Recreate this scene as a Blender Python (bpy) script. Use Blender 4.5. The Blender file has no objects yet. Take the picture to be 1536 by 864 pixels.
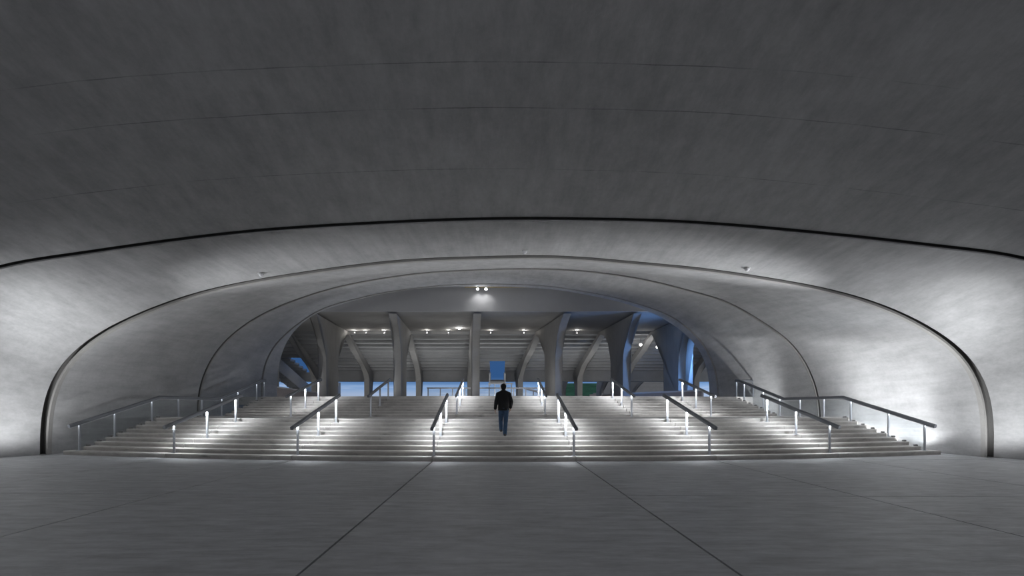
import bpy, bmesh, math, random
from mathutils import Vector, Matrix
random.seed(4)
S = bpy.context.scene
C = S.collection
F, VX, HY, CH = 768.0, 746.0, 610.0, 1.73      # focal length (px), vanishing point, eye height of the camera

# ------------------------------------------------------------------ helpers
def P(px, py, d):
    return Vector(((px - VX) * d / F, d, CH - (py - HY) * d / F))

def link_mesh(name, bm, m=None, parent=None, smooth=False, loc=None):
    me = bpy.data.meshes.new(name)
    bmesh.ops.recalc_face_normals(bm, faces=bm.faces[:])
    bm.to_mesh(me); bm.free()
    if smooth:
        for p in me.polygons: p.use_smooth = True
    o = bpy.data.objects.new(name, me); C.objects.link(o)
    if m: me.materials.append(m)
    if parent is not None: o.parent = parent
    if loc is not None: o.location = loc
    return o

def empty(name, loc=(0, 0, 0)):
    o = bpy.data.objects.new(name, None); C.objects.link(o)
    o.location = loc; o.empty_display_size = 0.3
    return o

def tag(o, label=None, cat=None, group=None, kind=None):
    if label: o['label'] = label
    if cat: o['category'] = cat
    if group: o['group'] = group
    if kind: o['kind'] = kind
    return o

def shift(bm, root):
    bmesh.ops.translate(bm, verts=bm.verts[:], vec=-Vector(root.location)); return bm

def add_box(bm, c, s, M=None):
    vs = []
    for x in (-.5, .5):
        for y in (-.5, .5):
            for z in (-.5, .5):
                v = Vector((x * s[0], y * s[1], z * s[2]))
                if M is not None: v = M @ v
                vs.append(bm.verts.new(v + Vector(c)))
    for f in ((0,1,3,2),(4,6,7,5),(0,4,5,1),(2,3,7,6),(0,2,6,4),(1,5,7,3)):
        bm.faces.new([vs[i] for i in f])
    return bm

def add_prism(bm, poly, a, b):
    """poly: list of 3D points; extruded from offset a to offset b (vectors)."""
    v0 = [bm.verts.new(p + a) for p in poly]; v1 = [bm.verts.new(p + b) for p in poly]
    n = len(poly)
    bm.faces.new(v0); bm.faces.new(v1[::-1])
    for i in range(n): bm.faces.new((v0[i], v0[(i+1) % n], v1[(i+1) % n], v1[i]))
    return bm

def add_loop_strip(bm, la, lb, ra, rb):
    """quad solid: two rails la, lb of equal length with thickness given by the rails ra, rb."""
    A = [[bm.verts.new(p) for p in l] for l in (la, lb, rb, ra)]
    n = len(la)
    for i in range(n - 1):
        for k in range(4):
            a, b = A[k], A[(k+1) % 4]
            bm.faces.new((a[i], a[i+1], b[i+1], b[i]))
    bm.faces.new([A[k][0] for k in range(4)]); bm.faces.new([A[k][-1] for k in range(4)][::-1])
    return bm

def add_sweep(bm, pts, prof):
    """sweep a closed profile [(u,v)] along pts, mitred, staying upright."""
    n = len(pts); rings = []
    for i, p in enumerate(pts):
        t0 = (pts[i] - pts[i-1]).normalized() if i > 0 else None
        t1 = (pts[i+1] - pts[i]).normalized() if i < n - 1 else None
        t = ((t0 or t1) + (t1 or t0)).normalized()
        k = 1.0 / max(.35, t.dot(t1 or t0))
        u = Vector((t.y, -t.x, 0)).normalized(); v = u.cross(t).normalized()
        hz = abs((t1 or t0).z - (t0 or t1).z) > 1e-4
        rings.append([bm.verts.new(p + u * a * (1 if hz else k) + v * b * (k if hz else 1)) for a, b in prof])
    m = len(prof)
    for i in range(n - 1):
        for k in range(m):
            bm.faces.new((rings[i][k], rings[i][(k+1) % m], rings[i+1][(k+1) % m], rings[i+1][k]))
    bm.faces.new(rings[0]); bm.faces.new(rings[-1][::-1])
    return bm

def add_cyl(bm, a, b, r0, r1=None, seg=16):
    r1 = r0 if r1 is None else r1
    t = (b - a).normalized()
    u = t.orthogonal().normalized(); v = t.cross(u)
    A = [bm.verts.new(a + (u * math.cos(2*math.pi*i/seg) + v * math.sin(2*math.pi*i/seg)) * r0) for i in range(seg)]
    B = [bm.verts.new(b + (u * math.cos(2*math.pi*i/seg) + v * math.sin(2*math.pi*i/seg)) * r1) for i in range(seg)]
    for i in range(seg): bm.faces.new((A[i], A[(i+1) % seg], B[(i+1) % seg], B[i]))
    bm.faces.new(A[::-1]); bm.faces.new(B)
    return bm

# ------------------------------------------------------------------ materials
def new_mat(name):
    m = bpy.data.materials.new(name); m.use_nodes = True
    nt = m.node_tree; b = nt.nodes['Principled BSDF']
    return m, nt, b

def N(nt, typ, **kw):
    n = nt.nodes.new(typ)
    for k, v in kw.items(): setattr(n, k, v)
    return n

def math_n(nt, op, a, b=None, c=None):
    n = N(nt, 'ShaderNodeMath', operation=op)
    for i, x in enumerate((a, b, c)):
        if x is None: continue
        if isinstance(x, (int, float)): n.inputs[i].default_value = x
        else: nt.links.new(x, n.inputs[i])
    return n.outputs[0]

def noise(nt, vec, scale, detail=5, rough=.6, sc=None, rot=None):
    mp = N(nt, 'ShaderNodeMapping')
    nt.links.new(vec, mp.inputs[0])
    if sc: mp.inputs['Scale'].default_value = sc
    if rot: mp.inputs['Rotation'].default_value = rot
    n = N(nt, 'ShaderNodeTexNoise')
    n.inputs['Scale'].default_value = scale; n.inputs['Detail'].default_value = detail
    n.inputs['Roughness'].default_value = rough
    nt.links.new(mp.outputs[0], n.inputs['Vector'])
    return n.outputs['Fac']

def concrete(name, col, amp=.35, streak=(1, .12, 1), streak_scale=2.5, streak_amp=.25, rough=.8, bump=.25,
             rot=(0, 0, 0), joints=None, blotch=.22, spec=.3, grain=14, pit=0.0):
    m, nt, b = new_mat(name)
    tc = N(nt, 'ShaderNodeTexCoord'); vec = tc.outputs['Object']
    big = noise(nt, vec, blotch, 4, .55)
    mid = noise(nt, vec, 1.6, 6, .65)
    st = noise(nt, vec, streak_scale, 5, .7, streak, rot)
    fine = noise(nt, vec, grain, 4, .7)
    def cen(x, k): return math_n(nt, 'MULTIPLY', math_n(nt, 'SUBTRACT', x, .5), k)
    v = math_n(nt, 'ADD', cen(big, amp * 1.1), cen(mid, amp * .9))
    v = math_n(nt, 'ADD', v, cen(st, streak_amp * 2))
    v = math_n(nt, 'ADD', v, cen(fine, amp * .55))
    v = math_n(nt, 'ADD', v, 1.0)
    if joints:
        sep = N(nt, 'ShaderNodeSeparateXYZ'); nt.links.new(vec, sep.inputs[0])
        wob = noise(nt, vec, .8, 3)
        brk = noise(nt, vec, .55, 2)
        brk = math_n(nt, 'MULTIPLY', math_n(nt, 'SUBTRACT', brk, .36), 4.0)
        brk = math_n(nt, 'MINIMUM', math_n(nt, 'MAXIMUM', brk, 0), 1)
        y = math_n(nt, 'ADD', sep.outputs[1], cen(wob, .06))
        for j in joints:
            dd = math_n(nt, 'ABSOLUTE', math_n(nt, 'SUBTRACT', y, j))
            ln = math_n(nt, 'LESS_THAN', dd, .011)
            v = math_n(nt, 'SUBTRACT', v, math_n(nt, 'MULTIPLY', math_n(nt, 'MULTIPLY', ln, brk), .42))
    if pit:
        vo = noise(nt, vec, 3.2, 3, .5, (.5, 1.6, 1.6))
        k = math_n(nt, 'MINIMUM', math_n(nt, 'MAXIMUM', math_n(nt, 'MULTIPLY', math_n(nt, 'SUBTRACT', vo, .6), 6), 0), 1)
        v = math_n(nt, 'SUBTRACT', v, math_n(nt, 'MULTIPLY', k, pit))
    mx = N(nt, 'ShaderNodeVectorMath', operation='SCALE')
    mx.inputs[0].default_value = col
    nt.links.new(v, mx.inputs['Scale'])
    nt.links.new(mx.outputs[0], b.inputs['Base Color'])
    b.inputs['Roughness'].default_value = rough
    b.inputs['Specular IOR Level'].default_value = spec
    bp = N(nt, 'ShaderNodeBump'); bp.inputs['Strength'].default_value = bump; bp.inputs['Distance'].default_value = .02
    nt.links.new(v, bp.inputs['Height']); nt.links.new(bp.outputs[0], b.inputs['Normal'])
    return m

def plain(name, col, rough=.5, metal=0.0, var=.12, scale=20, spec=.5):
    m, nt, b = new_mat(name)
    tc = N(nt, 'ShaderNodeTexCoord')
    n = noise(nt, tc.outputs['Object'], scale, 4)
    v = math_n(nt, 'ADD', math_n(nt, 'MULTIPLY', math_n(nt, 'SUBTRACT', n, .5), var * 2), 1.0)
    mx = N(nt, 'ShaderNodeVectorMath', operation='SCALE'); mx.inputs[0].default_value = col
    nt.links.new(v, mx.inputs['Scale']); nt.links.new(mx.outputs[0], b.inputs['Base Color'])
    b.inputs['Roughness'].default_value = rough; b.inputs['Metallic'].default_value = metal
    b.inputs['Specular IOR Level'].default_value = spec
    return m

def emit(name, col, k):
    m, nt, b = new_mat(name)
    b.inputs['Base Color'].default_value = (.8, .8, .8, 1)
    b.inputs['Emission Color'].default_value = (*col, 1); b.inputs['Emission Strength'].default_value = k
    return m

def glass(name, tint=(.93, .95, .96), refl=.06):
    m, nt, b = new_mat(name)
    out = nt.nodes['Material Output']; nt.nodes.remove(b)
    tr = N(nt, 'ShaderNodeBsdfTransparent'); tr.inputs[0].default_value = (*tint, 1)
    gl = N(nt, 'ShaderNodeBsdfGlossy'); gl.inputs['Roughness'].default_value = .04
    mix = N(nt, 'ShaderNodeMixShader'); mix.inputs[0].default_value = refl
    nt.links.new(tr.outputs[0], mix.inputs[1]); nt.links.new(gl.outputs[0], mix.inputs[2])
    nt.links.new(mix.outputs[0], out.inputs[0])
    return m

CONC = (.44, .44, .442)
M = {}
M['vault'] = concrete('vault_concrete', CONC, .46, (1, .13, 1), 3.0, .34, .82, .5, joints=[12.6, 10.9, 9.9], blotch=.25, grain=9)
M['rim'] = concrete('rim_concrete', (.40, .39, .375), .3, (1, 1, 1), 2.2, .08, .8, .2)
M['floor'] = concrete('floor_concrete', (.56, .57, .585), .44, (.55, 2.6, 1), 2.4, .62, .46, .45, rot=(0, 0, .3), blotch=.3, spec=.5, grain=7)
M['gap'] = plain('slab_gap', (.03, .029, .028), .9)
M['joint'] = plain('joint_filler', (.22, .216, .21), .9)
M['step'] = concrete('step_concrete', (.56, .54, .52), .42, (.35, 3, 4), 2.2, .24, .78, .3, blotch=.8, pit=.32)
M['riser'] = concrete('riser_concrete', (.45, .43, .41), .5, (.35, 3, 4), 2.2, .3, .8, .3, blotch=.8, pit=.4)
M['stand'] = concrete('stand_concrete', (.42, .42, .42), .3, (.1, 1, 1), 2.0, .12, .85, .2)
M['frame'] = concrete('frame_concrete', (.38, .37, .355), .3, (1, 1, .15), 2.0, .12, .8, .2)
M['plaster'] = plain('grey_plaster', (.40, .40, .41), .32, 0, .06, 2, .5)
M['rail'] = plain('dark_aluminium', (.20, .21, .23), .45, .3, .08, 6)
M['post'] = plain('brushed_steel', (.56, .58, .62), .36, .85, .08, 8)
M['glass'] = glass('balustrade_glass')
M['led'] = emit('led_strip', (.92, .95, 1), 6.0)
M['lamp'] = emit('lamp_lens', (1, 1, 1), 60.0)
M['lampdim'] = emit('lamp_lens_small', (1, .96, .9), 3.0)
M['housing'] = plain('lamp_housing', (.55, .55, .55), .45, .3)
M['dark'] = plain('dark_metal', (.05, .05, .055), .5, .4)
M['wood'] = plain('yellow_trim', (.42, .33, .16), .6)
M['green'] = concrete('green_bank', (.07, .20, .10), .9, (1, .2, 1), .5, .5, .9, .2)
M['white'] = concrete('white_render', (.78, .78, .80), .15, (1, 1, 1), 2, .05, .7, .1)
M['pink'] = concrete('pale_parapet', (.50, .45, .44), .25, (1, 1, 1), 2, .1, .7, .1)

# ------------------------------------------------------------------ the setting: floor with slab joints
def build_floor():
    bm = bmesh.new()
    xs = [-24.6, -20.1, -15.6, -11.1, -6.6, -2.05, 2.5, 7.0, 11.5, 16.0, 20.5, 25]
    ys = [-14.0, -8.0, -2.0, 4.0, 10.03, 17.0, 24.0, 33.0]
    g = .016
    for i in range(len(xs) - 1):
        for j in range(len(ys) - 1):
            x0, x1 = xs[i] + g, xs[i+1] - g
            pts = [(x0, ys[j] + g - .019 * x0), (x1, ys[j] + g - .019 * x1), (x1, ys[j+1] - g - .019 * x1), (x0, ys[j+1] - g - .019 * x0)]
            vt = [bm.verts.new((x, y, 0)) for x, y in pts]; vb = [bm.verts.new((x, y, -.12)) for x, y in pts]
            bm.faces.new(vt); bm.faces.new(vb[::-1])
            for k in range(4): bm.faces.new((vt[k], vt[(k+1) % 4], vb[(k+1) % 4], vb[k]))
    return bm
fl = tag(link_mesh('floor', build_floor(), M['floor']), kind='structure')
bm = bmesh.new(); add_box(bm, (0, 9.5, -.09), (50, 50, .11))
jb = link_mesh('slab_joint', bm, M['gap'], fl)

# ------------------------------------------------------------------ the setting: arched shells
def smooth_curve(pts, n=120, it=120):
    # Catmull-Rom through the points, resampled by arc length, Taubin-smoothed
    dense = []
    q = [pts[0] + (pts[0] - pts[1])] + pts + [pts[-1] + (pts[-1] - pts[-2])]
    for i in range(1, len(q) - 2):
        p0, p1, p2, p3 = q[i-1:i+3]
        for k in range(14):
            t = k / 14
            dense.append(.5 * ((2*p1) + (p2-p0)*t + (2*p0-5*p1+4*p2-p3)*t*t + (3*p1-p0-3*p2+p3)*t**3))
    dense.append(pts[-1])
    def resample(l, n):
        L = [0]
        for i in range(1, len(l)): L.append(L[-1] + (l[i] - l[i-1]).length)
        out = []; j = 0
        for k in range(n + 1):
            s = L[-1] * k / n
            while j < len(L) - 2 and L[j+1] < s: j += 1
            t = (s - L[j]) / max(1e-9, L[j+1] - L[j])
            out.append(l[j].lerp(l[j+1], t))
        return out
    l = resample(dense, n)
    for s in range(it):
        for lam in (.5, -.52):
            l = [l[0]] + [l[i] + lam * ((l[i-1] + l[i+1]) / 2 - l[i]) for i in range(1, n)] + [l[-1]]
    return resample(l, n)

def arch(left, right, dl, dr, ext_l=(), ext_r=()):
    px = left + right
    xl, xr = px[0][0], px[-1][0]
    pts = []
    for x, y in px:
        t = (x - xl) / (xr - xl)
        # depth varies linearly along the chord: solve in the plane
        d = 1.0 / ((1 - t) / dl + t / dr)
        pts.append(P(x, y, d))
    el = [Vector((x, dl, z)) for x, z in ext_l]; er = [Vector((x, dr, z)) for x, z in ext_r]
    return smooth_curve(el + pts + er)

A0 = arch([(0,404),(60,393.5),(125,383),(250,365.5),(375,351),(500,342),(640,335),(768,332)],
          [(900,333),(1018,336.5),(1143,345.5),(1268,357.5),(1393,371.5),(1536,392)], 14.7, 14.1,
          [(-18.2,-.05),(-18.15,1.3),(-17.95,2.6),(-17.5,3.65),(-16.7,4.5),(-15.6,5.15)],
          [(15.7,5.25),(16.8,4.6),(17.6,3.75),(18.1,2.6),(18.3,1.3),(18.35,-.05)])
A1 = arch([(73,683),(74.5,641),(79,610),(85.5,586),(95,565),(108,545),(126,526.5),(150,508),(180,489.5),(210,475),(240,463),(273,450.5),(316,438),(367,426.5),(418,417.5),(469,409.5),(560,397.5),(640,391),(775,387)],
          [(860,388.5),(968,397.5),(1050,405.5),(1143,419),(1218,432.5),(1258,442),(1300,455),(1338,469),(1375,488.5),(1413,513),(1441,539),(1459,568),(1470,598.5),(1475,634.5),(1476,686)], 18.55, 17.6)
A2 = arch([(298,664),(299,630),(301,591),(311,558),(329,526),(352,502),(383,479.5),(418,461.5),(469,442.5),(520,428.5),(560,421),(640,410),(766,404.5)],
          [(868,407),(959,419),(1020,433.5),(1091,454.6),(1133,479.6),(1175,507),(1204,544),(1219,577.5),(1226,610),(1228,667)], 26.2, 24.8)
A3 = arch([(394,655),(394,610),(395,571),(403,538),(418,514),(444,489.5),(464,476),(486,463),(530,450),(582,438.5),(660,429),(737,426.5)],
          [(816,429.5),(867,436.5),(931,449),(995,470),(1020,485),(1045,507),(1063,535),(1072,560),(1076,593),(1077,655)], 31.8, 31.8)
A4 = arch([(416,652),(416,610),(416,573),(421,540),(433,509),(458,482),(482,467.5),(522,454),(558,444.5),(595,437.5),(640,431.5),(737,430)],
          [(816,433),(867,440),(931,453.5),(985,473),(1012,490),(1034,508),(1048,526),(1057,545),(1062,567),(1064,592),(1064,652)], 32.8, 32.8)

def offs(curve, ox, oz, dy=0.0):
    out = []; n = len(curve)
    for i, p in enumerate(curve):
        a = curve[max(0, i-1)]; b = curve[min(n-1, i+1)]
        t = Vector((b.x - a.x, 0, b.z - a.z)).normalized()
        nx, nz = -t.z, t.x           # outward for a left-to-right arch
        out.append(Vector((p.x + nx * ox, p.y + dy, p.z + nz * oz)))
    return out

def shell(name, ca, cb, th, rows=10):
    """solid shell lofted from arch ca (near) to arch cb (far), inner face on the curves"""
    bm = bmesh.new(); n = len(ca)
    def grid(a, b):
        return [[bm.verts.new(a[i].lerp(b[i], k / rows)) for i in range(n)] for k in range(rows + 1)]
    gi = grid(ca, cb); go = grid(offs(ca, th, th), offs(cb, th, th))
    for g in (gi, go):
        for k in range(rows):
            for i in range(n - 1): bm.faces.new((g[k][i], g[k][i+1], g[k+1][i+1], g[k+1][i]))
    for k in (0, rows):
        for i in range(n - 1): bm.faces.new((gi[k][i], gi[k][i+1], go[k][i+1], go[k][i]))
    for i in (0, n - 1):
        for k in range(rows): bm.faces.new((gi[k][i], gi[k+1][i], go[k+1][i], go[k][i]))
    o = link_mesh(name, bm, M['vault'])
    for p in o.data.polygons: p.use_smooth = True
    mod = o.modifiers.new('edge', 'EDGE_SPLIT'); mod.split_angle = math.radians(35)
    return tag(o, kind='structure')

def lerp_c(a, b, t): return [p.lerp(q, t) for p, q in zip(a, b)]
def at_dy(a, b, dy):
    return [p.lerp(q, dy / (q.y - p.y)) for p, q in zip(a, b)]
def groove(prev_end, lip, nxt, parent, th=.14):
    """dark recess of the expansion joint: a collar standing off behind both edges and a back ring"""
    bm = bmesh.new()
    c0 = offs(prev_end, .34, .34, -.25); c1 = [p + Vector((0, .62, 0)) for p in offs(prev_end, .34, .34)]
    add_loop_strip(bm, c0, c1, offs(c0, .05, .05), offs(c1, .05, .05))
    b0 = offs(at_dy(lip, nxt, .30), .03, .03); b1 = offs(at_dy(lip, nxt, .36), .03, .03)
    k0 = [Vector((p.x, q.y, p.z)) for p, q in zip(offs(prev_end, .36, .36), b0)]; k1 = [p + Vector((0, .06, 0)) for p in k0]
    add_loop_strip(bm, b0, k0, b1, k1)
    f0 = offs(prev_end, th, th, -.20); f1 = offs(prev_end, .36, .36, -.20)
    add_loop_strip(bm, f0, f1, [p + Vector((0, .12, 0)) for p in f0], [p + Vector((0, .12, 0)) for p in f1])
    link_mesh('expansion_joint', bm, M['joint'], parent)

# each joint: the previous shell stops short of the next one's lip and stands a little further out (sides, crown)
E0 = offs(A0, .12, .11, -.03); E1 = offs(A1, .14, .03, -.20); E2 = offs(A2, .06, .03, -.10); E3 = offs(A3, .06, .02, -.10)
front = [Vector((p.x * 1.38, -9.0, p.z * 2.0)) for p in E0]   # the outer shell flares up towards the plaza
sh0 = shell('ceiling', front, E0, .30, 24)
sh1 = shell('ceiling', A0, E1, .04, 16)
sh2 = shell('ceiling', A1, E2, .06, 16)
sh3 = shell('ceiling', A2, E3, .05, 16)
sh4 = shell('ceiling', A3, A4, .10, 4)
groove(E0, A0, E1, sh0, .28); groove(E1, A1, E2, sh1); groove(E2, A2, E3, sh2); groove(E3, A3, A4, sh3)
# slim rounded lips along the inner rims
def rim(curve, r, parent, dy=0.0):
    bm = bmesh.new()
    a = offs(curve, -r*.35, -r*.35, -r + dy); b = offs(curve, r, r, -r + dy)
    a2 = offs(curve, -r*.35, -r*.35, r * 2 + dy); b2 = offs(curve, r, r, r * 2 + dy)
    add_loop_strip(bm, a, a2, b, b2)
    link_mesh('rim_lip', bm, M['rim'], parent)
rim(A1, .055, sh2); rim(A2, .035, sh3); rim(A3, .03, sh4)

# ------------------------------------------------------------------ the staircase
XC, YC = .17, 70.1
RISE1, TREAD = .14, .425
R0 = YC - 16.1
NLOW, NUP, RISE2 = 9, 8, .128
ZL = RISE1 * NLOW
RB = R0 - TREAD * 8 - 4.05          # radius of the first riser of the upper flight
ZT = ZL + RISE2 * NUP
def half(d): return 15.37 - .223 * (d - 18.8)
def yarc(x, r): return YC - math.sqrt(r * r - (x - XC) ** 2)
def end_x(r, side, extra=0):
    x = XC + side * 14.5
    for _ in range(30): x = XC + side * (half(yarc(x, r)) + extra)
    return x
def tread_z(d, x):
    """height of the stair (or plaza) at a plan point"""
    r = math.hypot(x - XC, YC - d)
    if r > R0: return 0.0
    if r > R0 - TREAD * (NLOW - 1): return RISE1 * (int((R0 - r) / TREAD) + 1)
    if r > RB: return ZL
    return min(ZT, ZL + RISE2 * (int((RB - r) / TREAD) + 1))

stairs = tag(empty('staircase', (XC, 16.1, 0)), 'wide curved concrete staircase in two flights rising to the stadium concourse', 'staircase')
JX = [(-15.9, .0), ]
# rail lines in plan: (x,d) lower bottom / lower top / upper bottom / upper top
RL = {'a': (-11.08, 17.55, -10.40, 20.35, -9.86, 24.45, -9.45, 27.05),
      'b': (-6.59, 16.90, -6.22, 19.75, -5.92, 23.95, -5.70, 26.75),
      'c': (-2.05, 16.52, -1.93, 19.35, -1.88, 23.75, -1.80, 26.6),
      'd': (2.47, 16.52, 2.32, 19.35, 2.22, 23.75, 2.15, 26.6),
      'e': (7.00, 16.90, 6.56, 19.75, 6.28, 23.95, 6.03, 26.75),
      'f': (11.39, 17.55, 10.72, 20.35, 10.20, 24.45, 9.78, 27.05)}
def joint_x(key, d):
    x0, d0, _, _, _, _, x1, d1 = RL[key]
    return x0 + (x1 - x0) * (d - d0) / (d1 - d0)

def sector(bm, xa, xb, r_out, r_in, z0, z1, n, xa2=None, xb2=None):
    xa2 = xa if xa2 is None else xa2; xb2 = xb if xb2 is None else xb2
    f0 = []; f1 = []
    for i in range(n + 1):
        x = xa + (xb - xa) * i / n
        f0.append(Vector((x, yarc(x, r_out), 0)))
        x2 = xa2 + (xb2 - xa2) * i / n
        f1.append(Vector((x2, yarc(x2, r_in), 0)))
    add_loop_strip(bm, [p + Vector((0, 0, z1)) for p in f0], [p + Vector((0, 0, z1)) for p in f1],
                   [p + Vector((0, 0, z0)) for p in f0], [p + Vector((0, 0, z0)) for p in f1])

def make_step(name, r_out, r_in, z0, z1, extra=0.0):
    bm = bmesh.new()
    d = yarc(0, r_out)
    cuts = [end_x(r_out, -1, extra)] + [joint_x(k, d + .4 if k in 'af' else d) for k in 'abcdef'] + [end_x(r_out, 1, extra)]
    cin = [end_x(r_in, -1, extra)] + cuts[1:-1] + [end_x(r_in, 1, extra)]
    for i in range(len(cuts) - 1):
        e = (cuts[i] + .008, cuts[i+1] - .008); e2 = (cin[i] + .008, cin[i+1] - .008)
        sector(bm, *e, r_out, r_in, z1 - .045, z1, 14, *e2)
        nf = len(bm.faces)
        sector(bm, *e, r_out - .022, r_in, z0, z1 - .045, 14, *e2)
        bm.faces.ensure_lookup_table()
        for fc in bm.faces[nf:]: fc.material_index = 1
    bmesh.ops.bevel(bm, geom=[e for e in bm.edges if abs(e.verts[0].co.z - z1) < 1e-4 and abs(e.verts[1].co.z - z1) < 1e-4 and
                              abs(math.hypot(e.verts[0].co.x - XC, YC - e.verts[0].co.y) - r_out) < 1e-3 and
                              abs(math.hypot(e.verts[1].co.x - XC, YC - e.verts[1].co.y) - r_out) < 1e-3],
                    offset=.018, segments=2, affect='EDGES')
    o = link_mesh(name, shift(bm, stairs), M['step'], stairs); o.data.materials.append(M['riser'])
    return o
for k in range(NLOW - 1):
    make_step('step', R0 - TREAD * k, R0 - TREAD * (k + 1) - .03, 0 if k < 2 else RISE1 * (k - 1), RISE1 * (k + 1), .42 if k == 0 else 0)
make_step('landing', R0 - TREAD * 8, RB - .03, .6, ZL)
for k in range(NUP - 1):
    make_step('step', RB - TREAD * k, RB - TREAD * (k + 1) - .03, ZL - .3, ZL + RISE2 * (k + 1))
# solid core under the flights, set back from the faces
bm = bmesh.new()
for (ro, ri, z) in ((R0 - .45, R0 - 3.2, .10), (R0 - 3.4, RB - .2, .65), (RB - .3, RB - 3.1, .98)):
    sector(bm, end_x(ro, -1) + .2, end_x(ro, 1) - .2, ro, ri, 0, z, 24)
link_mesh('core', shift(bm, stairs), M['step'], stairs)

# upper concourse floor
bm = bmesh.new()
rt = RB - TREAD * (NUP - 1)
n = 40
lo = []; hi = []
for i in range(n + 1):
    x = -24 + 48 * i / n
    lo.append(Vector((x, yarc(x, rt), ZT))); hi.append(Vector((x, 100, ZT)))
add_loop_strip(bm, lo, hi, [p - Vector((0, 0, .45)) for p in lo], [p - Vector((0, 0, .45)) for p in hi])
tag(link_mesh('floor', bm, M['step']), kind='structure')

# ------------------------------------------------------------------ handrails
RW, RH = .05, .13
PROF = [(-.042, 0), (.042, 0), (RW, .02), (RW, .085), (.036, .118), (.012, RH), (-.012, RH), (-.036, .118), (-RW, .085), (-RW, .02)]
def area_light(name, a, b, w, energy, col=(.9, .95, 1.0), spread=165, parent=None, down=None):
    """a rectangular strip lamp between two points, shining down"""
    L = bpy.data.lights.new(name, 'AREA'); L.shape = 'RECTANGLE'
    t = (b - a); L.size = t.length; L.size_y = w; L.energy = energy; L.color = col; L.spread = math.radians(spread)
    o = bpy.data.objects.new(name, L); C.objects.link(o)
    x = t.normalized(); z = Vector((0, 0, 1)); z = (z - x * z.dot(x)).normalized(); y = z.cross(x)
    m = Matrix((x, y, z)).transposed().to_4x4(); m.translation = (a + b) / 2
    if parent is not None: m.translation = m.translation - Vector(parent.location)
    o.matrix_world = m
    if parent is not None: o.parent = parent
    return o

def post_mesh(base, top, w=.078, t=.05):
    bm = bmesh.new()
    add_box(bm, ((base + top) / 2), (w, t, top.z - base.z))
    bmesh.ops.bevel(bm, geom=[e for e in bm.edges if abs(e.verts[0].co.z - e.verts[1].co.z) > .2], offset=.012, segments=2, affect='EDGES')
    return bm
def foot_mesh(base):
    bm = bmesh.new(); add_box(bm, base + Vector((0, 0, .008)), (.15, .13, .016)); return bm

def handrail(x0, d0, z0, x1, d1, z1, label, power, group, lit=True):
    """straight rail on three posts; z0/z1 = underside of the rail at the outer posts"""
    base0 = Vector((x0, d0, tread_z(d0, x0)))
    root = tag(empty('handrail', base0), label, 'handrail', group)
    a, b = Vector((x0, d0, z0)), Vector((x1, d1, z1))
    t = (b - a) / (d1 - d0)
    p0, p1 = a - t * .36, b + t * .32
    bm = bmesh.new(); add_sweep(bm, [p0, p1], PROF)
    link_mesh('rail', shift(bm, root), M['rail'], root)
    for q in (0, .5, 1):
        p = a.lerp(b, q); base = Vector((p.x, p.y, tread_z(p.y, p.x)))
        s = link_mesh('post', shift(post_mesh(base, p + Vector((0, 0, .03))), root), M['post'], root)
        link_mesh('base_plate', shift(foot_mesh(base), root), M['post'], s)
    if lit:
        bm = bmesh.new(); dn = Vector((0, 0, -.003))
        add_sweep(bm, [a - t * .16 + dn, b + t * .14 + dn], [(-.02, -.003), (.02, -.003), (.02, .006), (-.02, .006)])
        s = link_mesh('light_strip', shift(bm, root), M['led'], root); s['label'] = 'white light strip under the rail'
        area_light('rail_lamp', a - t * .14 + dn * 4, b + t * .12 + dn * 4, .03, power, parent=root)
    return root

names = {'a': 'leftmost of the six lower middle handrails', 'b': 'second lower handrail from the left wall side',
         'c': 'lower handrail just left of the walking man on the steps', 'd': 'lower handrail just right of the walking man',
         'e': 'second lower handrail from the right wall side', 'f': 'rightmost of the six lower middle handrails'}
PW = 62
for k in 'abcdef':
    x0, d0, x1, d1, x2, d2, x3, d3 = RL[k]
    handrail(x0, d0, 1.09, x1, d1, 2.02, 'lit grey ' + names[k], PW, 'handrails on the lower flight')
upn = {'a': 'lit upper handrail farthest left, nearest the left concourse arch', 'b': 'unlit dull upper handrail in front of the blue sky gap',
       'c': 'lit steep upper handrail left of the walking man', 'd': 'lit steep upper handrail right of the walking man',
       'e': 'lit upper handrail second from the right, below the open concrete arch', 'f': 'lit upper handrail farthest right, in front of the blue-lit column'}
for k in 'abcdef':
    x0, d0, x1, d1, x2, d2, x3, d3 = RL[k]
    handrail(x2, d2, 2.25, x3, d3, 3.03, upn[k], PW * .8, 'handrails on the upper flight', lit=(k != 'b'))

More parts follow.
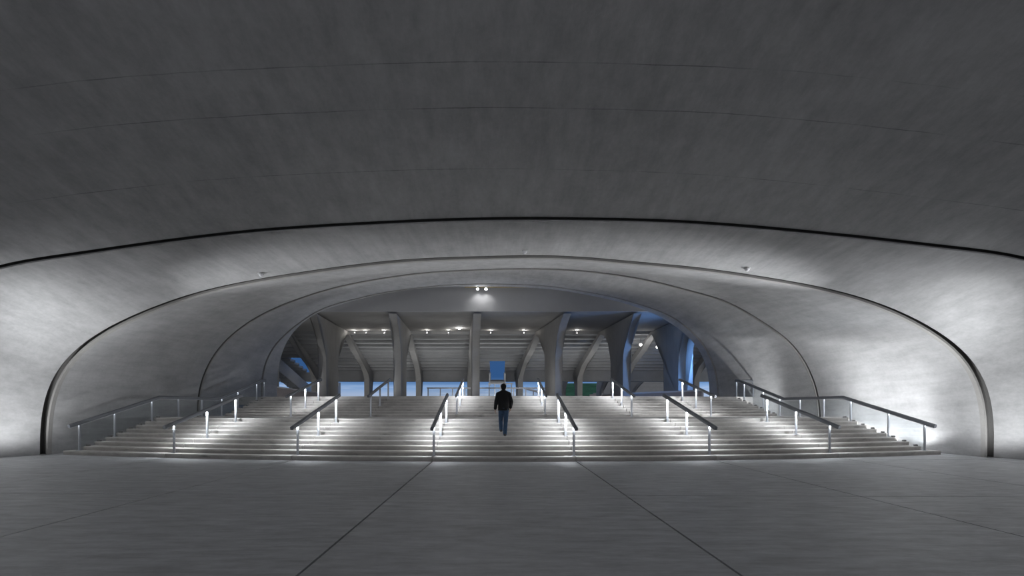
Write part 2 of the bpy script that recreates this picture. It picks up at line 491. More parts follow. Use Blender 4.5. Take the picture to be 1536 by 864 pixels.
def side_rail(side, label, power):
    def xy(d, off=.06): return XC + side * (half(d) - off)
    ds = [18.6, 19.93, 21.54, 22.86, 24.17, 25.4, 26.5, 27.9, 28.5]
    knots = [(18.25, .97), (21.9, 2.07), (25.15, 2.05), (28.25, 3.10), (28.6, 3.12)]
    def zr(d):
        for (a, za), (b, zb) in zip(knots, knots[1:]):
            if d <= b: return za + (zb - za) * (d - a) / (b - a)
        return knots[-1][1]
    root = tag(empty('side_handrail', (xy(18.6), 18.6, RISE1)), label, 'handrail', 'side handrails along the walls')
    path = [Vector((xy(d), d, z)) for d, z in knots]
    ret = path[-1] + Vector((side * 1.15, .15, 0))
    bm = bmesh.new(); add_sweep(bm, path, PROF); link_mesh('rail', shift(bm, root), M['rail'], root)
    if side > 0:
        bm = bmesh.new(); add_sweep(bm, [path[-1] + Vector((0, 0, .0)), ret], PROF); link_mesh('return_rail', shift(bm, root), M['rail'], root)
    def base_z(d):
        x = xy(d, .12 if d > 18.7 else .06); return tread_z(d, x) if d < 28.4 else ZT
    for d in ds:
        b = Vector((xy(d), d, base_z(d))); t = Vector((xy(d), d, zr(d) + .03))
        s = link_mesh('post', shift(post_mesh(b, t, .07, .06), root), M['post'], root)
        link_mesh('base_plate', shift(foot_mesh(b), root), M['post'], s)
    b = ret + Vector((-side * .08, 0, 0)); b.z = ZT
    if side > 0: link_mesh('post', shift(post_mesh(b, Vector((b.x, b.y, 3.14)), .07, .06), root), M['post'], root)
    # glass infill, its lower edge following the slope of the flight
    gk = [(18.6, .22), (21.7, ZL + .06), (25.75, ZL + .06), (28.4, ZT + .06), (29, ZT + .06)]
    def zg(d):
        for (a, za), (c, zb) in zip(gk, gk[1:]):
            if d <= c: return za + (zb - za) * (d - a) / (c - a)
        return gk[-1][1]
    for da, db in zip(ds, ds[1:]):
        a, c = da + .05, db - .05
        brk = [a] + [k for k in (21.7, 21.9, 25.15, 25.75, 28.25, 28.4) if a + .03 < k < c - .03] + [c]
        bm = bmesh.new(); e = Vector((.006, 0, 0))
        for s0, s1 in zip(brk, brk[1:]):
            pl = [Vector((xy(s0), s0, zg(s0))), Vector((xy(s1), s1, zg(s1))), Vector((xy(s1), s1, zr(s1) - .05)), Vector((xy(s0), s0, zr(s0) - .05))]
            add_prism(bm, pl, -e, e)
        link_mesh('glass_panel', shift(bm, root), M['glass'], root)
    # thin bright edge under the rail
    bm = bmesh.new(); add_sweep(bm, [p + Vector((-side * .03, 0, -.012)) for p in path], [(-.01, -.005), (.01, -.005), (.01, .01), (-.01, .01)])
    link_mesh('edge_profile', shift(bm, root), M['post'], root)
    if power:
        for (p, q) in zip(path[:-2], path[1:-1]):
            area_light('rail_lamp', p + Vector((0, 0, -.02)), q + Vector((0, 0, -.02)), .03, power * (q - p).length / 3.5, parent=root)
    # small brackets where each step ends under the glass
    for j in range(NLOW):
        r = R0 - TREAD * j - .1; x = end_x(r, side); y = yarc(x, r)
        if j in (0,): continue
        bm = bmesh.new(); add_box(bm, (x - side * .10, y, RISE1 * (j + 1) + .03), (.10, .09, .06))
        link_mesh('bracket', shift(bm, root), M['joint'], root)
    for j in range(NUP - 1):
        r = RB - TREAD * j - .1; x = end_x(r, side); y = yarc(x, r)
        bm = bmesh.new(); add_box(bm, (x - side * .10, y, ZL + RISE2 * (j + 1) + .03), (.10, .09, .06))
        link_mesh('bracket', shift(bm, root), M['joint'], root)
    return root
side_rail(-1, 'long bent glass-panelled handrail along the dark left wall', 3)
side_rail(1, 'long bent glass-panelled handrail along the bright right wall', 10)

# ------------------------------------------------------------------ dome detectors on the shell
def shell_point(px, py, ca, cb):
    best = None
    for i in range(len(ca)):
        for k in range(41):
            p = ca[i].lerp(cb[i], k / 40)
            q = (VX + p.x * F / p.y, HY - (p.z - CH) * F / p.y)
            e = (q[0] - px) ** 2 + (q[1] - py) ** 2
            if best is None or e < best[0]: best = (e, p, i)
    _, p, i = best
    t = ca[min(i+1, len(ca)-1)] - ca[max(i-1, 0)]
    nrm = Vector((t.z, 0, -t.x)).normalized()
    return p, nrm
for (px, py, lab) in ((393, 408, 'small round ceiling detector on the left of the lit arch'), (781, 375, 'small round ceiling detector at the crown of the lit arch'),
                      (1122, 402, 'small round ceiling detector on the right of the lit arch')):
    p, nr = shell_point(px, py, A0, E1)
    root = tag(empty('ceiling_detector', p), lab, 'detector', 'ceiling detectors')
    bm = bmesh.new(); add_cyl(bm, -nr * .03, nr * .03, .11, .10, 20); link_mesh('base', bm, M['housing'], root)
    bm = bmesh.new(); bmesh.ops.create_uvsphere(bm, u_segments=16, v_segments=10, radius=.075, matrix=Matrix.Translation(nr * .045))
    link_mesh('dome', bm, M['white'], root, smooth=True)

# ------------------------------------------------------------------ stadium beyond: frames, tiers, soffits
def zseat(d): return 8.05 - .217 * (d - 43)
def bez(p0, p1, p2, n=8):
    return [((1-t)**2 * p0[0] + 2*t*(1-t)*p1[0] + t*t*p2[0], (1-t)**2 * p0[1] + 2*t*(1-t)*p1[1] + t*t*p2[1]) for t in [i/n for i in range(n+1)]]
LEGFILLS = []
def support(pxf, pxl, label, second=None, rear=True, T=.52, df=36.0, dl=53.0):
    a = Vector(((pxf - VX) * df / F, df, 0)); b = Vector(((pxl - VX) * dl / F, dl, 0))
    f = (b - a).normalized(); nrm = Vector((f.y, -f.x, 0)) * T / 2
    root = tag(empty('concrete_frame', (a.x, a.y, ZT)), label, 'concrete frame', 'forked concrete frames under the stand')
    fy = f.y
    def build(name, poly, mat='frame'):
        bm = bmesh.new()
        pts = [a + f * s + Vector((0, 0, z)) for s, z in poly]
        add_prism(bm, pts, -nrm, nrm)
        bmesh.ops.triangulate(bm, faces=[fc for fc in bm.faces if len(fc.verts) > 4])
        return link_mesh(name, shift(bm, root), M[mat], root)
    zs = lambda s: zseat(a.y + s * fy)
    col = [(3.4, ZT), (0.0, ZT)] + bez((0.0, 4.9), (-.2, 7.0), (-2.5, 7.82), 12) + [(7.0, 8.0)] + bez((7.4, 7.76), (4.0, 7.76), (3.4, 5.0), 12)
    build('column', col)
    L = (b - a).length
    if rear:
        top = [(s, zs(s) - .02) for s in (L + 1.6, L - 1, L - 4, L - 7, 6.9)]
        bot = bez((6.9, 7.76), (8.2, 7.62), (10.2, zs(10.2) - .55), 6) + bez((L - 3.0, zs(L - 3.0) - .62), (L - .7, zs(L - .7) - .75), (L - .35, zs(L) - 1.35), 8) + [(L + 1.5, zs(L) - 1.5)]
        build('raker_beam', top[::-1][::-1] + bot)
        leg = [(L - .35, zs(L) - 1.3), (L - .3, ZT), (L + 1.1, ZT)] + bez((L + 1.15, 3.6), (L + 1.2, 4.4), (L + 2.6, zs(L + 2.6) - .1), 8) + [(L + 1.0, zs(L + 1.0) - .1)]
        build('leg', leg)
        q = a + f * (L - 4.5); w = a + f * (L + .3)
        LEGFILLS.append(((q.x, q.y, ZT + .05), (w.x, w.y, 4.6)))
    if second:
        d2, px2 = second
        c = Vector(((px2 - VX) * d2 / F, d2, 0)); f2 = (c - b).normalized(); L2 = (c - b).length
        n2 = Vector((f2.y, -f2.x, 0)) * T / 2
        bm = bmesh.new()
        poly = [(L2 + .9, ZT), (L2 - .3, ZT)] + bez((L2 - .3, 3.2), (L2 - .25, 4.1), (L2 - 3.2, 5.25), 8) + [(L2 - 2.8, 5.75), (L2 + .5, 4.95), (L2 + .9, 4.3)]
        add_prism(bm, [b + f2 * s + Vector((0, 0, z)) for s, z in poly], -n2, n2)
        bmesh.ops.triangulate(bm, faces=[fc for fc in bm.faces if len(fc.verts) > 4])
        link_mesh('rear_leg', shift(bm, root), M['frame'], root)
    return root
support(392, 472, 'forked concrete frame farthest left, its column behind the tunnel rim')
support(484, 551, 'forked concrete frame left of the blue sky gap')
support(596, 628, 'forked concrete frame between the two left sky gaps')
support(714, 705, 'forked concrete frame seen edge-on left of the walking man')
support(838, 780, 'forked concrete frame just right of the walking man')
support(940, 869, 'forked concrete frame with a tall open arch and blue front edge', (61.5, 844))
support(1023, 940, 'blue-lit forked concrete frame with round arch near the right rim', (61.5, 901))
support(1035, 1030, 'narrow blue concrete column doubled against the right frame', rear=False, T=.4)
support(1140, 1044, 'forked concrete frame farthest right, mostly behind the tunnel rim', (61.5, 947))

# the raked stand: stepped underside with two stair openings
def tier():
    bm = bmesh.new()
    d0, d1, ns = 42.6, 55.4, 12
    st = (d1 - d0) / ns
    holes = [(-.78, .78, 51.7, 54.8), (-20.6, -19.4, 50.0, 54.6)]
    xcuts = [-25.3] + sorted([h[0] for h in holes] + [h[1] for h in holes]) + [27]
    for i in range(ns):
        a, b = d0 + st * i, d0 + st * (i + 1)
        z = zseat(a)
        for x0, x1 in zip(xcuts, xcuts[1:]):
            if any(abs(x0 - h[0]) < 1e-6 and a >= h[2] - .6 and b <= h[3] + .8 for h in holes): continue
            # flat tread soffit and a hanging riser nib
            add_box(bm, ((x0 + x1) / 2, (a + b) / 2, z + .10), (x1 - x0, st, .20))
            add_box(bm, ((x0 + x1) / 2, b - .09, z - .07), (x1 - x0, .18, .34))
    for xa, xb in ((-25.3, -.78), (.78, 27)): add_box(bm, ((xa + xb) / 2, 55.95, 4.96), (xb - xa, 1.4, .97))
    return bm
stand = tag(link_mesh('grandstand_tier', tier(), M['stand']), 'long stepped underside of the raked concrete grandstand above the sky gaps', 'grandstand')

# ring soffit and smooth fascia
bm = bmesh.new()
add_prism(bm, [Vector((0, 33.69, 7.95)), Vector((0, 42.5, 8.03)), Vector((0, 42.5, 8.38)), Vector((0, 33.69, 8.30))], Vector((-26, 0, 0)), Vector((26, 0, 0)))
tag(link_mesh('ceiling', bm, M['frame']), kind='structure')
bm = bmesh.new(); add_box(bm, (-8, 33.55, 9.27), (36, .25, 2.64)); tag(link_mesh('wall_back', bm, M['plaster']), kind='structure')
bm = bmesh.new(); add_box(bm, (-8, 37.5, 10.75), (36, 21, .2)); tag(link_mesh('ceiling', bm, M['frame']), kind='structure')  # unseen roof slab, added to keep sky light off the fascia
bm = bmesh.new(); add_box(bm, (-25.5, 45, 5.5), (.3, 26, 6.4)); tag(link_mesh('wall_left', bm, M['stand']), kind='structure')
bm = bmesh.new(); add_box(bm, (.1, 33.0, 9.46), (4.4, .12, .10)); tag(link_mesh('trim_1', bm, M['wood']), kind='structure')

# twin floodlights at the crown
for px, lab in ((716.5, 'bright round floodlight at the crown, left one of the pair'), (729, 'bright round floodlight at the crown, right one of the pair')):
    p = P(px, 433.5, 32.9)
    root = tag(empty('floodlight', p), lab, 'lamp', 'floodlights at the crown')
    bm = bmesh.new(); add_cyl(bm, Vector((0, .14, .10)), Vector((0, -.02, -.01)), .06, .085, 20); link_mesh('housing', bm, M['housing'], root)
    bm = bmesh.new(); add_cyl(bm, Vector((0, -.02, -.01)), Vector((0, -.045, -.025)), .075, .065, 20); link_mesh('lens', bm, M['lamp'], root)
    bm = bmesh.new(); add_box(bm, (0, -.09, .09), (.04, .04, .24)); link_mesh('bracket', bm, M['dark'], root)
    L = bpy.data.lights.new('flood', 'SPOT'); L.energy = 22; L.spot_size = math.radians(110); L.spot_blend = .8; L.shadow_soft_size = .06
    o = bpy.data.objects.new('flood', L); C.objects.link(o); o.parent = root; o.location = (0, -.1, -.1); o.rotation_euler = (math.radians(30), 0, 0)

# little uplights at the back edge of the ring soffit
ups = [(531, 'leftmost'), (548, 'second from left'), (576, 'third from left'), (640, 'fourth from left'), (672, 'fifth from left'), (736, 'sixth from left'), (786, 'seventh from left'), (866, 'rightmost')]
for i, (px, k) in enumerate(ups):
    p = P(px, 500, 42.0); p.z = 7.76
    side = 'left' if px < 700 else 'right'
    root = tag(empty('uplight', p), 'small uplight under the ring soffit, ' + k + ' of the eight in the row', 'lamp', 'uplights under the ring soffit')
    bm = bmesh.new(); add_box(bm, (0, .22, 0), (.12, .12, .10)); add_box(bm, (0, .30, .12), (.05, .05, .34)); link_mesh('housing', bm, M['dark'], root)
    bm = bmesh.new(); add_box(bm, (0, .22, .055), (.09, .09, .012)); link_mesh('lens', bm, M['lampdim'], root)
    L = bpy.data.lights.new('up', 'POINT'); L.energy = 11; L.shadow_soft_size = .04; L.color = (1, .97, .92)
    o = bpy.data.objects.new('up', L); C.objects.link(o); o.parent = root; o.location = (0, .1, .10)
# dome lamps further in
for px, py, d, lab in ((689, 492, 41, 'tiny bright lamp under the ring soffit left of centre'), (961, 517, 44.1, 'small lamp under the right tier, left of its pair'),
                       (986, 520.5, 44.1, 'small lamp under the right tier, right of its pair')):
    p = P(px, py, d)
    root = tag(empty('ceiling_lamp', p), lab, 'lamp', 'ceiling lamps under the stand')
    bm = bmesh.new(); bmesh.ops.create_uvsphere(bm, u_segments=14, v_segments=8, radius=.13); link_mesh('globe', bm, M['lampdim'], root, smooth=True)
    bm = bmesh.new(); add_cyl(bm, Vector((0, 0, .1)), Vector((0, 0, .25)), .09); link_mesh('cap', bm, M['housing'], root)
    bm = bmesh.new(); add_cyl(bm, Vector((0, 0, .25)), Vector((0, 0, .55)), .015, None, 8); link_mesh('stem', bm, M['dark'], root)
    L = bpy.data.lights.new('dome', 'POINT'); L.energy = 25; L.shadow_soft_size = .14
    o = bpy.data.objects.new('dome', L); C.objects.link(o); o.parent = root; o.location = (0, -.1, -.25)

# glass balustrade on the concourse
def balustrade(xa, xb, d, h, label, n, name='glass_balustrade'):
    root = tag(empty(name, (xa, d, ZT)), label, 'balustrade')
    bm = bmesh.new(); add_sweep(bm, [Vector((xa - .1, d, ZT + h)), Vector((xb + .1, d, ZT + h))], [(-.05, -.05), (.05, -.05), (.05, .07), (-.05, .07)])
    link_mesh('top_rail', shift(bm, root), M['post'], root)
    for i in range(n + 1):
        x = xa + (xb - xa) * i / n
        bm = bmesh.new(); add_box(bm, (x, d, ZT + h / 2), (.09, .06, h)); link_mesh('post', shift(bm, root), M['post'], root)
        if i < n:
            w = (xb - xa) / n - .13
            bm = bmesh.new(); add_box(bm, (x + (xb - xa) / n / 2, d, ZT + h / 2 - .02), (w, .014, h - .2)); link_mesh('glass_panel', shift(bm, root), M['glass'], root)
    return root
balustrade(-5.95, 4.55, 44.0, 1.03, 'grey glass balustrade across the concourse behind the walking man', 10)
balustrade(-.75, 1.3, 47.0, 1.55, 'thin railing below the small blue stair opening', 4, 'metal_railing')

def parapet(p0, p1, h, label, zoff=0):
    root = tag(empty('parapet_wall', (p0.x, p0.y, ZT)), label, 'parapet')
    t = (p1 - p0).normalized(); n = Vector((t.y, -t.x, 0)).normalized() * .12
    bm = bmesh.new()
    b0 = Vector((p0.x, p0.y, ZT)); b1 = Vector((p1.x, p1.y, ZT))
    add_prism(bm, [b0, b1, p1, p0], -n, n); link_mesh('panel', shift(bm, root), M['pink'], root)
    up = Vector((0, 0, .10)); n2 = n * 1.5
    bm = bmesh.new(); add_prism(bm, [p0, p1, p1 + up, p0 + up], -n2, n2); link_mesh('coping', shift(bm, root), M['white'], root)
    return root
parapet(P(1054, 587, 33.5), P(905, 592.5, 40), 1, 'pale sloping parapet wall along the right concourse ramp')
parapet(P(412, 581.5, 38), P(476, 590, 47), 1, 'pale parapet wall glimpsed through the left arch')

# stair flight hung below each opening
def hung_stair(xa, xb, d0, z0, d1, z1, label):
    root = tag(empty('hung_stair', (xa, d0, z0)), label, 'stair')
    bm = bmesh.new(); n = 8
    for i in range(n):
        t0 = i / n; d = d0 + (d1 - d0) * t0; z = z0 + (z1 - z0) * t0
        add_box(bm, ((xa + xb) / 2, d, z), (xb - xa, abs(d1 - d0) / n + .03, abs(z1 - z0) / n + .16))
    link_mesh('flight', shift(bm, root), M['stand'], root)
    for x, nm in ((xa - .06, 'cheek_wall'), (xb + .06, 'cheek_wall')):
        bm = bmesh.new()
        pl = [Vector((x, d0, z0 - .3)), Vector((x, d1, z1 - .3)), Vector((x, d1, z1 + .9)), Vector((x, d0, z0 + .9))]
        add_prism(bm, pl, Vector((-.06, 0, 0)), Vector((.06, 0, 0))); link_mesh(nm, shift(bm, root), M['white'], root)
    return root
hung_stair(-.7, .7, 51.2, 4.15, 56.4, 4.6, 'short stair box under the small blue opening behind the walking man')
hung_stair(-21.8, -20.9, 48.0, 5.7, 59.5, 2.4, 'pale diagonal stair flight glimpsed through the left arch')

# lower tiers seen beyond the concourse
def lower_stand(xa, xb, d, n, dz, label):
    root = tag(empty('lower_stand', (xa, d, ZT)), label, 'grandstand')
    bm = bmesh.new()
    for i in range(n):
        add_box(bm, ((xa + xb) / 2 + .35 * i, d + .8 * i + .4, ZT + dz * (i + 1) / 2), (xb - xa - .7 * i, .8, dz * (i + 1)))
    link_mesh('steps', shift(bm, root), M['stand'], root)
    bm = bmesh.new(); add_box(bm, ((xa + xb) / 2, d - .15, ZT + .5), (xb - xa, .16, 1.0)); link_mesh('front_wall', shift(bm, root), M['pink'], root)
    return root
lower_stand(11.6, 23.5, 64.5, 5, .60, 'low stepped stand beyond the right ramp parapet')
lower_stand(-23.5, -20.5, 63, 5, .52, 'low stepped stand glimpsed beyond the left arch')
# far green bank and low white roof
bm = bmesh.new()
add_prism(bm, [Vector((0, 74, ZT + .1)), Vector((0, 96, 6.1)), Vector((0, 96, ZT)), Vector((0, 74, ZT))], Vector((10.0, 0, 0)), Vector((23.5, 0, 0)))
tag(link_mesh('grass_bank', bm, M['green']), 'green sloping bank far off below the right tier', 'bank')
bm = bmesh.new()
pts = [P(786, 582, 80), P(800, 586, 80), P(815, 589.5, 80), P(832, 590, 80), P(846, 587.5, 80)]
add_sweep(bm, pts, [(-1, -.12), (1, -.12), (1, .12), (-1, .12)])
can = tag(empty('white_canopy', (pts[2].x, 80, ZT)), 'distant white curved canopy right of the walking man', 'canopy')
link_mesh('roof', shift(bm, can), M['white'], can)
for q in (pts[1], pts[3]):
    bm = bmesh.new(); add_cyl(bm, Vector((q.x, 80, ZT)), q, .08); link_mesh('post', shift(bm, can), M['white'], can)

# ------------------------------------------------------------------ the walking person
def capsule(bm, a, b, ra, rb, wide=1.0, deep=1.0, seg=20, cap=1.0):
    """tapered round-ended limb; wide / deep scale its section along x and y"""
    a = Vector(a); b = Vector(b); t = (b - a); L = t.length; t = t / L if L > 1e-6 else Vector((0, 0, 1))
    x = Vector((1, 0, 0)); x = (x - t * x.dot(t))
    x = x.normalized() if x.length > .1 else t.orthogonal().normalized()
    y = t.cross(x)
    rows = []
    for i in range(5): th = math.pi/2 * (1 - i/4.0); rows.append((a - t * ra * cap * math.sin(th), max(.0005, ra * math.cos(th))))
    for i in range(1, 4): k = i / 4; rows.append((a.lerp(b, k), ra + (rb - ra) * k))
    for i in range(5): th = math.pi/2 * (i/4.0); rows.append((b + t * rb * math.sin(th), max(.0005, rb * math.cos(th))))
    R = [[bm.verts.new(c + (x * math.cos(2*math.pi*j/seg) * wide + y * math.sin(2*math.pi*j/seg) * deep) * r) for j in range(seg)] for c, r in rows]
    for p, q in zip(R, R[1:]):
        for j in range(seg): bm.faces.new((p[j], p[(j+1) % seg], q[(j+1) % seg], q[j]))
    bm.faces.new(R[0][::-1]); bm.faces.new(R[-1])
def ball(bm, c, rx, ry, rz, seg=20):
    bmesh.ops.create_uvsphere(bm, u_segments=seg, v_segments=seg // 2 + 2, radius=1.0, matrix=Matrix.Translation(Vector(c)) @ Matrix.Diagonal((rx, ry, rz, 1)))
def fuse(name, bm, mat, parent, voxel, smooth=4):
    """unite overlapping limbs into one continuous skin"""
    o = link_mesh(name, bm, mat)
    md = o.modifiers.new('r', 'REMESH'); md.mode = 'VOXEL'; md.voxel_size = voxel
    sm = o.modifiers.new('s', 'SMOOTH'); sm.factor = .5; sm.iterations = smooth
    dg = bpy.context.evaluated_depsgraph_get(); dg.update()
    me = bpy.data.meshes.new_from_object(o.evaluated_get(dg))
    old = o.data; o.modifiers.clear(); o.data = me; bpy.data.meshes.remove(old)
    me.name = name
    if not me.materials: me.materials.append(mat)
    for p in me.polygons: p.use_smooth = True
    o.parent = parent
    return o
M['skin'] = plain('skin', (.42, .25, .18), .55, 0, .06, 30)
M['jacket'] = plain('black_jacket', (.012, .012, .014), .75, 0, .25, 40, .3)
M['jeans'] = plain('blue_denim', (.045, .085, .15), .85, 0, .3, 14, .2)
M['shoe'] = plain('dark_shoe', (.03, .028, .027), .6, 0, .1, 30)
M['sole'] = plain('shoe_sole', (.18, .17, .16), .7)
M['hair'] = plain('black_hair', (.012, .011, .011), .7, 0, .3, 60, .3)
PX, PD = .22, 17.98
PZ = RISE1 * 5
man = tag(empty('person', (PX, PD, PZ)), 'person in black jacket and blue jeans climbing the stairs, back to us', 'person')
# joints (x right, y away from us, z up); the right foot is on the lower step
hipR, hipL = (.085, .06, .94), (-.085, .07, .95)
kneeR, kneeL = (.075, .07, .50), (-.10, .27, .545)
ankR, ankL = (.05, -.02, .10), (-.085, .26, .235)
shR, shL = (.19, .12, 1.475), (-.19, .12, 1.475)
elR, elL = (.275, .09, 1.20), (-.265, .03, 1.20)
wrR, wrL = (.245, .22, .985), (-.295, .07, .945)
neck, head = (0, .12, 1.57), (.0, .17, 1.72)
def legs(bm, g, hem):
    ball(bm, (0, .06, .97), .165 + g, .115 + g, .13)
    for h, k, a in ((hipR, kneeR, ankR), (hipL, kneeL, ankL)):
        capsule(bm, h, k, .088 + g, .060 + g, 1, 1.05)
        calf = Vector(k).lerp(Vector(a), .3) + Vector((0, -.018, 0))
        capsule(bm, k, calf, .058 + g, .056 + g); capsule(bm, calf, Vector(a) + Vector((0, 0, hem)), .056 + g, .044 + g * 1.5)
def torso(bm, g, hem=1.0):
    capsule(bm, (0, .065, hem), (0, .085, 1.22), .135 + g, .135 + g, 1.18, .78)
    capsule(bm, (0, .085, 1.22), (0, .115, 1.42), .135 + g, .14 + g, 1.25, .80)
    capsule(bm, (-.125, .12, 1.455), (.125, .12, 1.455), .070 + g, .070 + g)
    for sgn in (-1, 1): capsule(bm, (sgn * .03, .12, 1.555), (sgn * .17, .12, 1.475), .045 + g, .052 + g)
def arms(bm, g, to):
    for s_, e, w in ((shR, elR, wrR), (shL, elL, wrL)):
        capsule(bm, s_, e, .058 + g, .043 + g); capsule(bm, e, Vector(e).lerp(Vector(w), to), .043 + g, .032 + g)
# body: one continuous skin with head, face, neck, arms, hands and legs
bm = bmesh.new()
legs(bm, -.012, 0); torso(bm, -.015); arms(bm, -.008, 1.0)
capsule(bm, (0, .11, 1.50), (0, .15, 1.64), .056, .054)
ball(bm, head, .076, .096, .108); ball(bm, (0, .205, 1.665), .058, .062, .066); ball(bm, (0, .235, 1.632), .028, .03, .026)
capsule(bm, (0, .262, 1.725), (0, .280, 1.690), .010, .015); ball(bm, (0, .255, 1.742), .05, .02, .014)
capsule(bm, (-.018, .258, 1.652), (.018, .258, 1.652), .010, .010)
for sgn in (-1, 1):
    ball(bm, (sgn * .078, .165, 1.705), .010, .022, .032); ball(bm, (sgn * .030, .252, 1.722), .012, .012, .010)
for a in (ankR, ankL):
    capsule(bm, Vector(a) + Vector((0, -.03, -.045)), Vector(a) + Vector((0, .13, -.06)), .034, .026, 1.15, 1)
def hand(bm, w, fwd, sgn):
    w = Vector(w); f = Vector(fwd).normalized(); side = Vector((0, 1, 0)); side = (side - f * side.dot(f)).normalized()
    inn = Vector((-sgn, 0, 0)); inn = (inn - f * inn.dot(f)).normalized()
    for k in range(4):                       # palm
        o_ = side * (.028 - .019 * k); capsule(bm, w + o_ * .6, w + f * .085 + o_, .017, .014)
    for k, ln in enumerate((.070, .080, .074, .058)):
        b0 = w + f * .088 + side * (.0285 - .019 * k)
        b1 = b0 + f * ln * .45 + inn * .010; b2 = b1 + f * ln * .30 + inn * .020; b3 = b2 + f * ln * .18 + inn * .022
        capsule(bm, b0, b1, .0088, .0084, seg=10); capsule(bm, b1, b2, .0084, .0078, seg=10); capsule(bm, b2, b3, .0078, .0070, seg=10)
    t0 = w + f * .022 + side * .024; t1 = t0 + f * .036 + side * .026 + inn * .010; t2 = t1 + f * .034 + side * .004 + inn * .012
    capsule(bm, t0, t1, .014, .0105, seg=10); capsule(bm, t1, t2, .0105, .0085, seg=10)
hand(bm, wrR, (-.05, .25, -1), 1); hand(bm, wrL, (-.08, .10, -1), -1)
fuse('body', bm, M['skin'], man, .0065, 3)
# clothes
bm = bmesh.new()
legs(bm, .018, .01)
for a, gsc in ((ankR, 1), (ankL, 1)): capsule(bm, Vector(a) + Vector((0, -.005, .05)), Vector(a) + Vector((0, -.01, -.035)), .062, .066)
fuse('jeans', bm, M['jeans'], man, .012, 3)
bm = bmesh.new()
torso(bm, .028, 1.08); arms(bm, .024, .90)
capsule(bm, (0, .065, .90), (0, .075, 1.12), .176, .172, 1.14, .80, cap=.12)      # hem over the hips
capsule(bm, (-.02, .10, 1.555), (.02, .10, 1.555), .062, .062, 1, 1)     # hood rolled at the collar
capsule(bm, (-.075, .075, 1.52), (.075, .075, 1.52), .052, .052)
fuse('jacket', bm, M['jacket'], man, .012, 3)
bm = bmesh.new()
ball(bm, (0, .155, 1.748), .102, .112, .106); ball(bm, (0, .11, 1.69), .084, .07, .085); ball(bm, (0, .10, 1.64), .060, .046, .05)
fuse('hair', bm, M['hair'], man, .009, 3)
for nm, a in (('shoe', ankR), ('shoe', ankL)):
    bm = bmesh.new(); a = Vector(a)
    capsule(bm, a + Vector((0, -.045, -.05)), a + Vector((0, .15, -.058)), .046, .036, 1.0, 1); capsule(bm, a + Vector((0, -.02, -.05)), a + Vector((0, -.005, 0)), .046, .046)
    sh = fuse(nm, bm, M['shoe'], man, .009, 2)
    bm = bmesh.new(); capsule(bm, a + Vector((0, -.045, -.088)), a + Vector((0, .155, -.088)), .046, .042, 1.02, .3)
    fuse('sole', bm, M['sole'], sh, .008, 1)


# ------------------------------------------------------------------ daylight, lamps, camera
W = bpy.data.worlds.new('dusk_sky'); S.world = W; W.use_nodes = True
nt = W.node_tree; bg = nt.nodes['Background']
tc = N(nt, 'ShaderNodeTexCoord'); sep = N(nt, 'ShaderNodeSeparateXYZ'); nt.links.new(tc.outputs['Generated'], sep.inputs[0])
rp = N(nt, 'ShaderNodeValToRGB'); nt.links.new(sep.outputs[2], rp.inputs[0])
cr = rp.color_ramp
for e, (p, c) in zip([cr.elements[0], cr.elements[1]], [(0.0, (.17, .28, .46)), (1.0, (.035, .06, .12))]): e.position = p; e.color = (*c, 1)
for p, c in ((.022, (.36, .45, .62)), (.038, (.18, .33, .60)), (.056, (.03, .09, .235)), (.3, (.045, .09, .19))):
    e = cr.elements.new(p); e.color = (*c, 1)
cl = noise(nt, tc.outputs['Generated'], 7, 5, .6, (1, 1, 16))
cm = math_n(nt, 'MINIMUM', math_n(nt, 'MAXIMUM', math_n(nt, 'MULTIPLY', math_n(nt, 'SUBTRACT', cl, .48), 5), 0), 1)
low = math_n(nt, 'MAXIMUM', math_n(nt, 'SUBTRACT', 1.0, math_n(nt, 'MULTIPLY', math_n(nt, 'ABSOLUTE', math_n(nt, 'SUBTRACT', sep.outputs[2], .027)), 60)), 0)
mix = N(nt, 'ShaderNodeMix', data_type='RGBA'); nt.links.new(math_n(nt, 'MULTIPLY', cm, low), mix.inputs[0])
nt.links.new(rp.outputs[0], mix.inputs[6]); mix.inputs[7].default_value = (.62, .68, .78, 1)
mix2 = N(nt, 'ShaderNodeMix', data_type='RGBA')      # grey put into the unseen sky behind the camera to keep its fill neutral
back = math_n(nt, 'MINIMUM', math_n(nt, 'MAXIMUM', math_n(nt, 'MULTIPLY', sep.outputs[1], -3.0), 0), 1)
nt.links.new(back, mix2.inputs[0]); nt.links.new(mix.outputs[2], mix2.inputs[6]); mix2.inputs[7].default_value = (.36, .365, .38, 1)
nt.links.new(mix2.outputs[2], bg.inputs[0])
# the sky is brighter towards the sunset on the right
east = math_n(nt, 'MAXIMUM', sep.outputs[0], 0)
gain = math_n(nt, 'MULTIPLY', math_n(nt, 'MULTIPLY', math_n(nt, 'POWER', east, 3.0), 3.0), math_n(nt, 'SUBTRACT', 1.0, back))
nt.links.new(math_n(nt, 'ADD', 1.0, gain), bg.inputs[1])

def spot(name, loc, target, energy, size, blend=.6, soft=.15, col=(.955, .975, 1.0)):
    L = bpy.data.lights.new(name, 'SPOT'); L.energy = energy; L.spot_size = math.radians(size); L.spot_blend = blend
    L.shadow_soft_size = soft; L.color = col
    o = bpy.data.objects.new(name, L); C.objects.link(o); o.location = loc
    o.rotation_euler = (Vector(target) - Vector(loc)).to_track_quat('-Z', 'Y').to_euler()
    return o
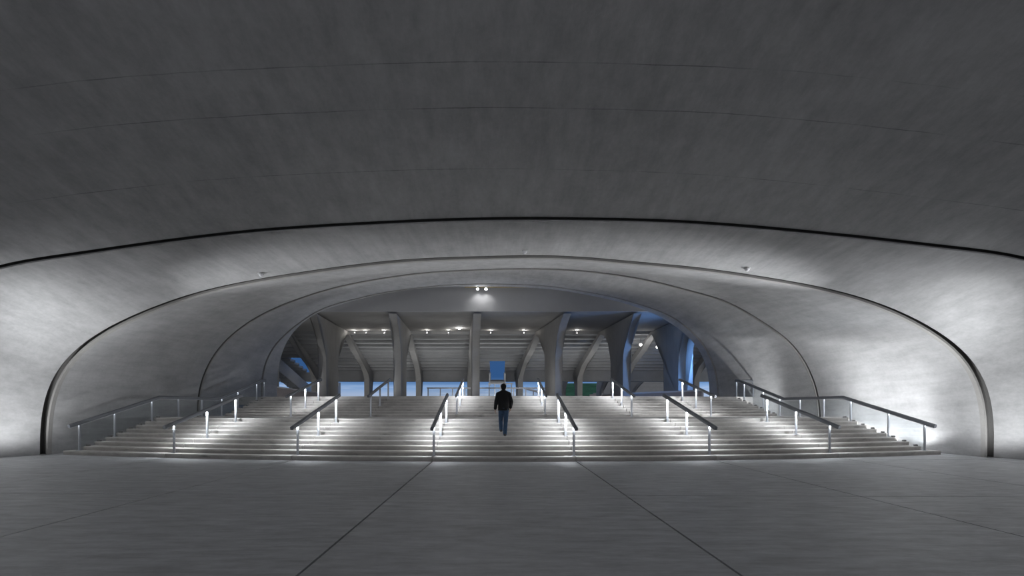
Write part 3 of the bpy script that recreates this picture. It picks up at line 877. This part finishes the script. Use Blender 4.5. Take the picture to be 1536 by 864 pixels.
# recessed ground lamps at the foot of the walls, plus added fill spots
K = 1.0
def both(name, loc, target, e, size, blend, soft, sides=(-1, 1)):
    for sx in sides: spot(name, (sx * loc[0], loc[1], loc[2]), (sx * target[0], target[1], target[2]), e * K, size, blend, soft)
both('ground_lamp_and_fill', (15.2, 15.8, .06), (16.4, 17.05, 2.5), 560, 116, .6, .3)
both('ground_lamp_and_fill', (15.2, 15.9, .06), (13.2, 17.6, 6.2), 800, 80, 1, .4)  # narrower spots added to fill the haunches
spot('ground_lamp_and_fill', (15.6, 16.0, .06), (4.0, 19.2, 7.3), 8500 * K, 42, 1, .4)  # this pair: unseen spots added to brighten the crown
spot('ground_lamp_and_fill', (-15.6, 16.0, .06), (-4.0, 19.2, 7.3), 5000 * K, 42, 1, .4)
for dy in (19.5, 20.8, 22.0):
    spot('ground_lamp_and_fill', (XC + half(dy) + .35, dy, .06), (XC + half(dy) + .45, dy + .3, 3), 150 * K, 156, .4, .25)
    spot('ground_lamp_and_fill', (XC + half(dy) + .35, dy, .06), (14.2, dy + .5, 5), 340 * K, 110, 1, .3)
for dy in (25.4, 26.8):
    spot('ground_lamp_and_fill', (XC + half(dy) + .4, dy, .06), (12.6, dy + 2.8, 6.8), 600 * K, 90, 1, .2)
# unseen spots added at the landing to brighten inner crowns and left wall
both('landing_fill', (13.7, 24.6, ZL + .05), (1.0, 25.0, 8.6), 1000, 70, 1, .3)
both('landing_fill', (13.7, 25.0, ZL + .05), (0, 29.5, 9.0), 1600, 50, 1, .3)
spot('landing_fill', (13.4, 23.6, ZL + .05), (-13, 24.5, 5.6), 3600 * K, 54, 1, .3)
for x in (-9, -4.5, 0):  # unseen spots added to lift the fascia
    spot('concourse_lamp_and_fill', (x, 30.2, ZT + .05), (x, 33.5, 9.2), 170, 110, .9)
# concourse wash lamps set in the upper floor
for x in (-14, -8.5, -3, 2.5):
    spot('concourse_lamp_and_fill', (x, 34.6, ZT + .05), (x, 42, 7.0), 180, 120, .9)
for x in (-11, -5.5, 0, 5.5, 11):
    spot('concourse_lamp_and_fill', (x, 46.5, ZT + .05), (x, 48.5, 7), 280, 150, .9)
# unseen blue lamp added for the blue hour sky of the open right bay
L = bpy.data.lights.new('sky_bay_fill', 'AREA'); L.shape = 'RECTANGLE'; L.size = 1.0; L.size_y = 4.0; L.spread = math.radians(120); L.energy = 420; L.color = (.16, .40, 1.0)
o = bpy.data.objects.new('sky_bay_fill', L); C.objects.link(o); o.location = (15.0, 34.2, 5.0)
o.rotation_euler = (Vector((9, 39.0, 6.6)) - Vector(o.location)).to_track_quat('-Z', 'Z').to_euler()
for a, tg in LEGFILLS:
    spot('leg_fill', a, tg, 110, 80, .9, .2, (1, .985, .96))  # unseen spots added to brighten each leg and raker

cam = bpy.data.cameras.new('camera'); co = bpy.data.objects.new('camera', cam); C.objects.link(co)
co.location = (0, 0, CH); co.rotation_euler = (math.radians(90), 0, 0)
cam.sensor_width = 36; cam.lens = 36 * F / 1536
cam.shift_x = (768 - VX) / 1536; cam.shift_y = (HY - 432) / 1536
cam.clip_end = 500
S.camera = co
S.view_settings.view_transform = 'Standard'; S.view_settings.look = 'None'
S.view_settings.gamma = 1; S.view_settings.use_curve_mapping = False; S.view_settings.exposure = 0
S.cycles.use_denoising = True
S.cycles.max_bounces = 8; S.cycles.diffuse_bounces = 5; S.cycles.transparent_max_bounces = 16
S.cycles.sample_clamp_indirect = 6
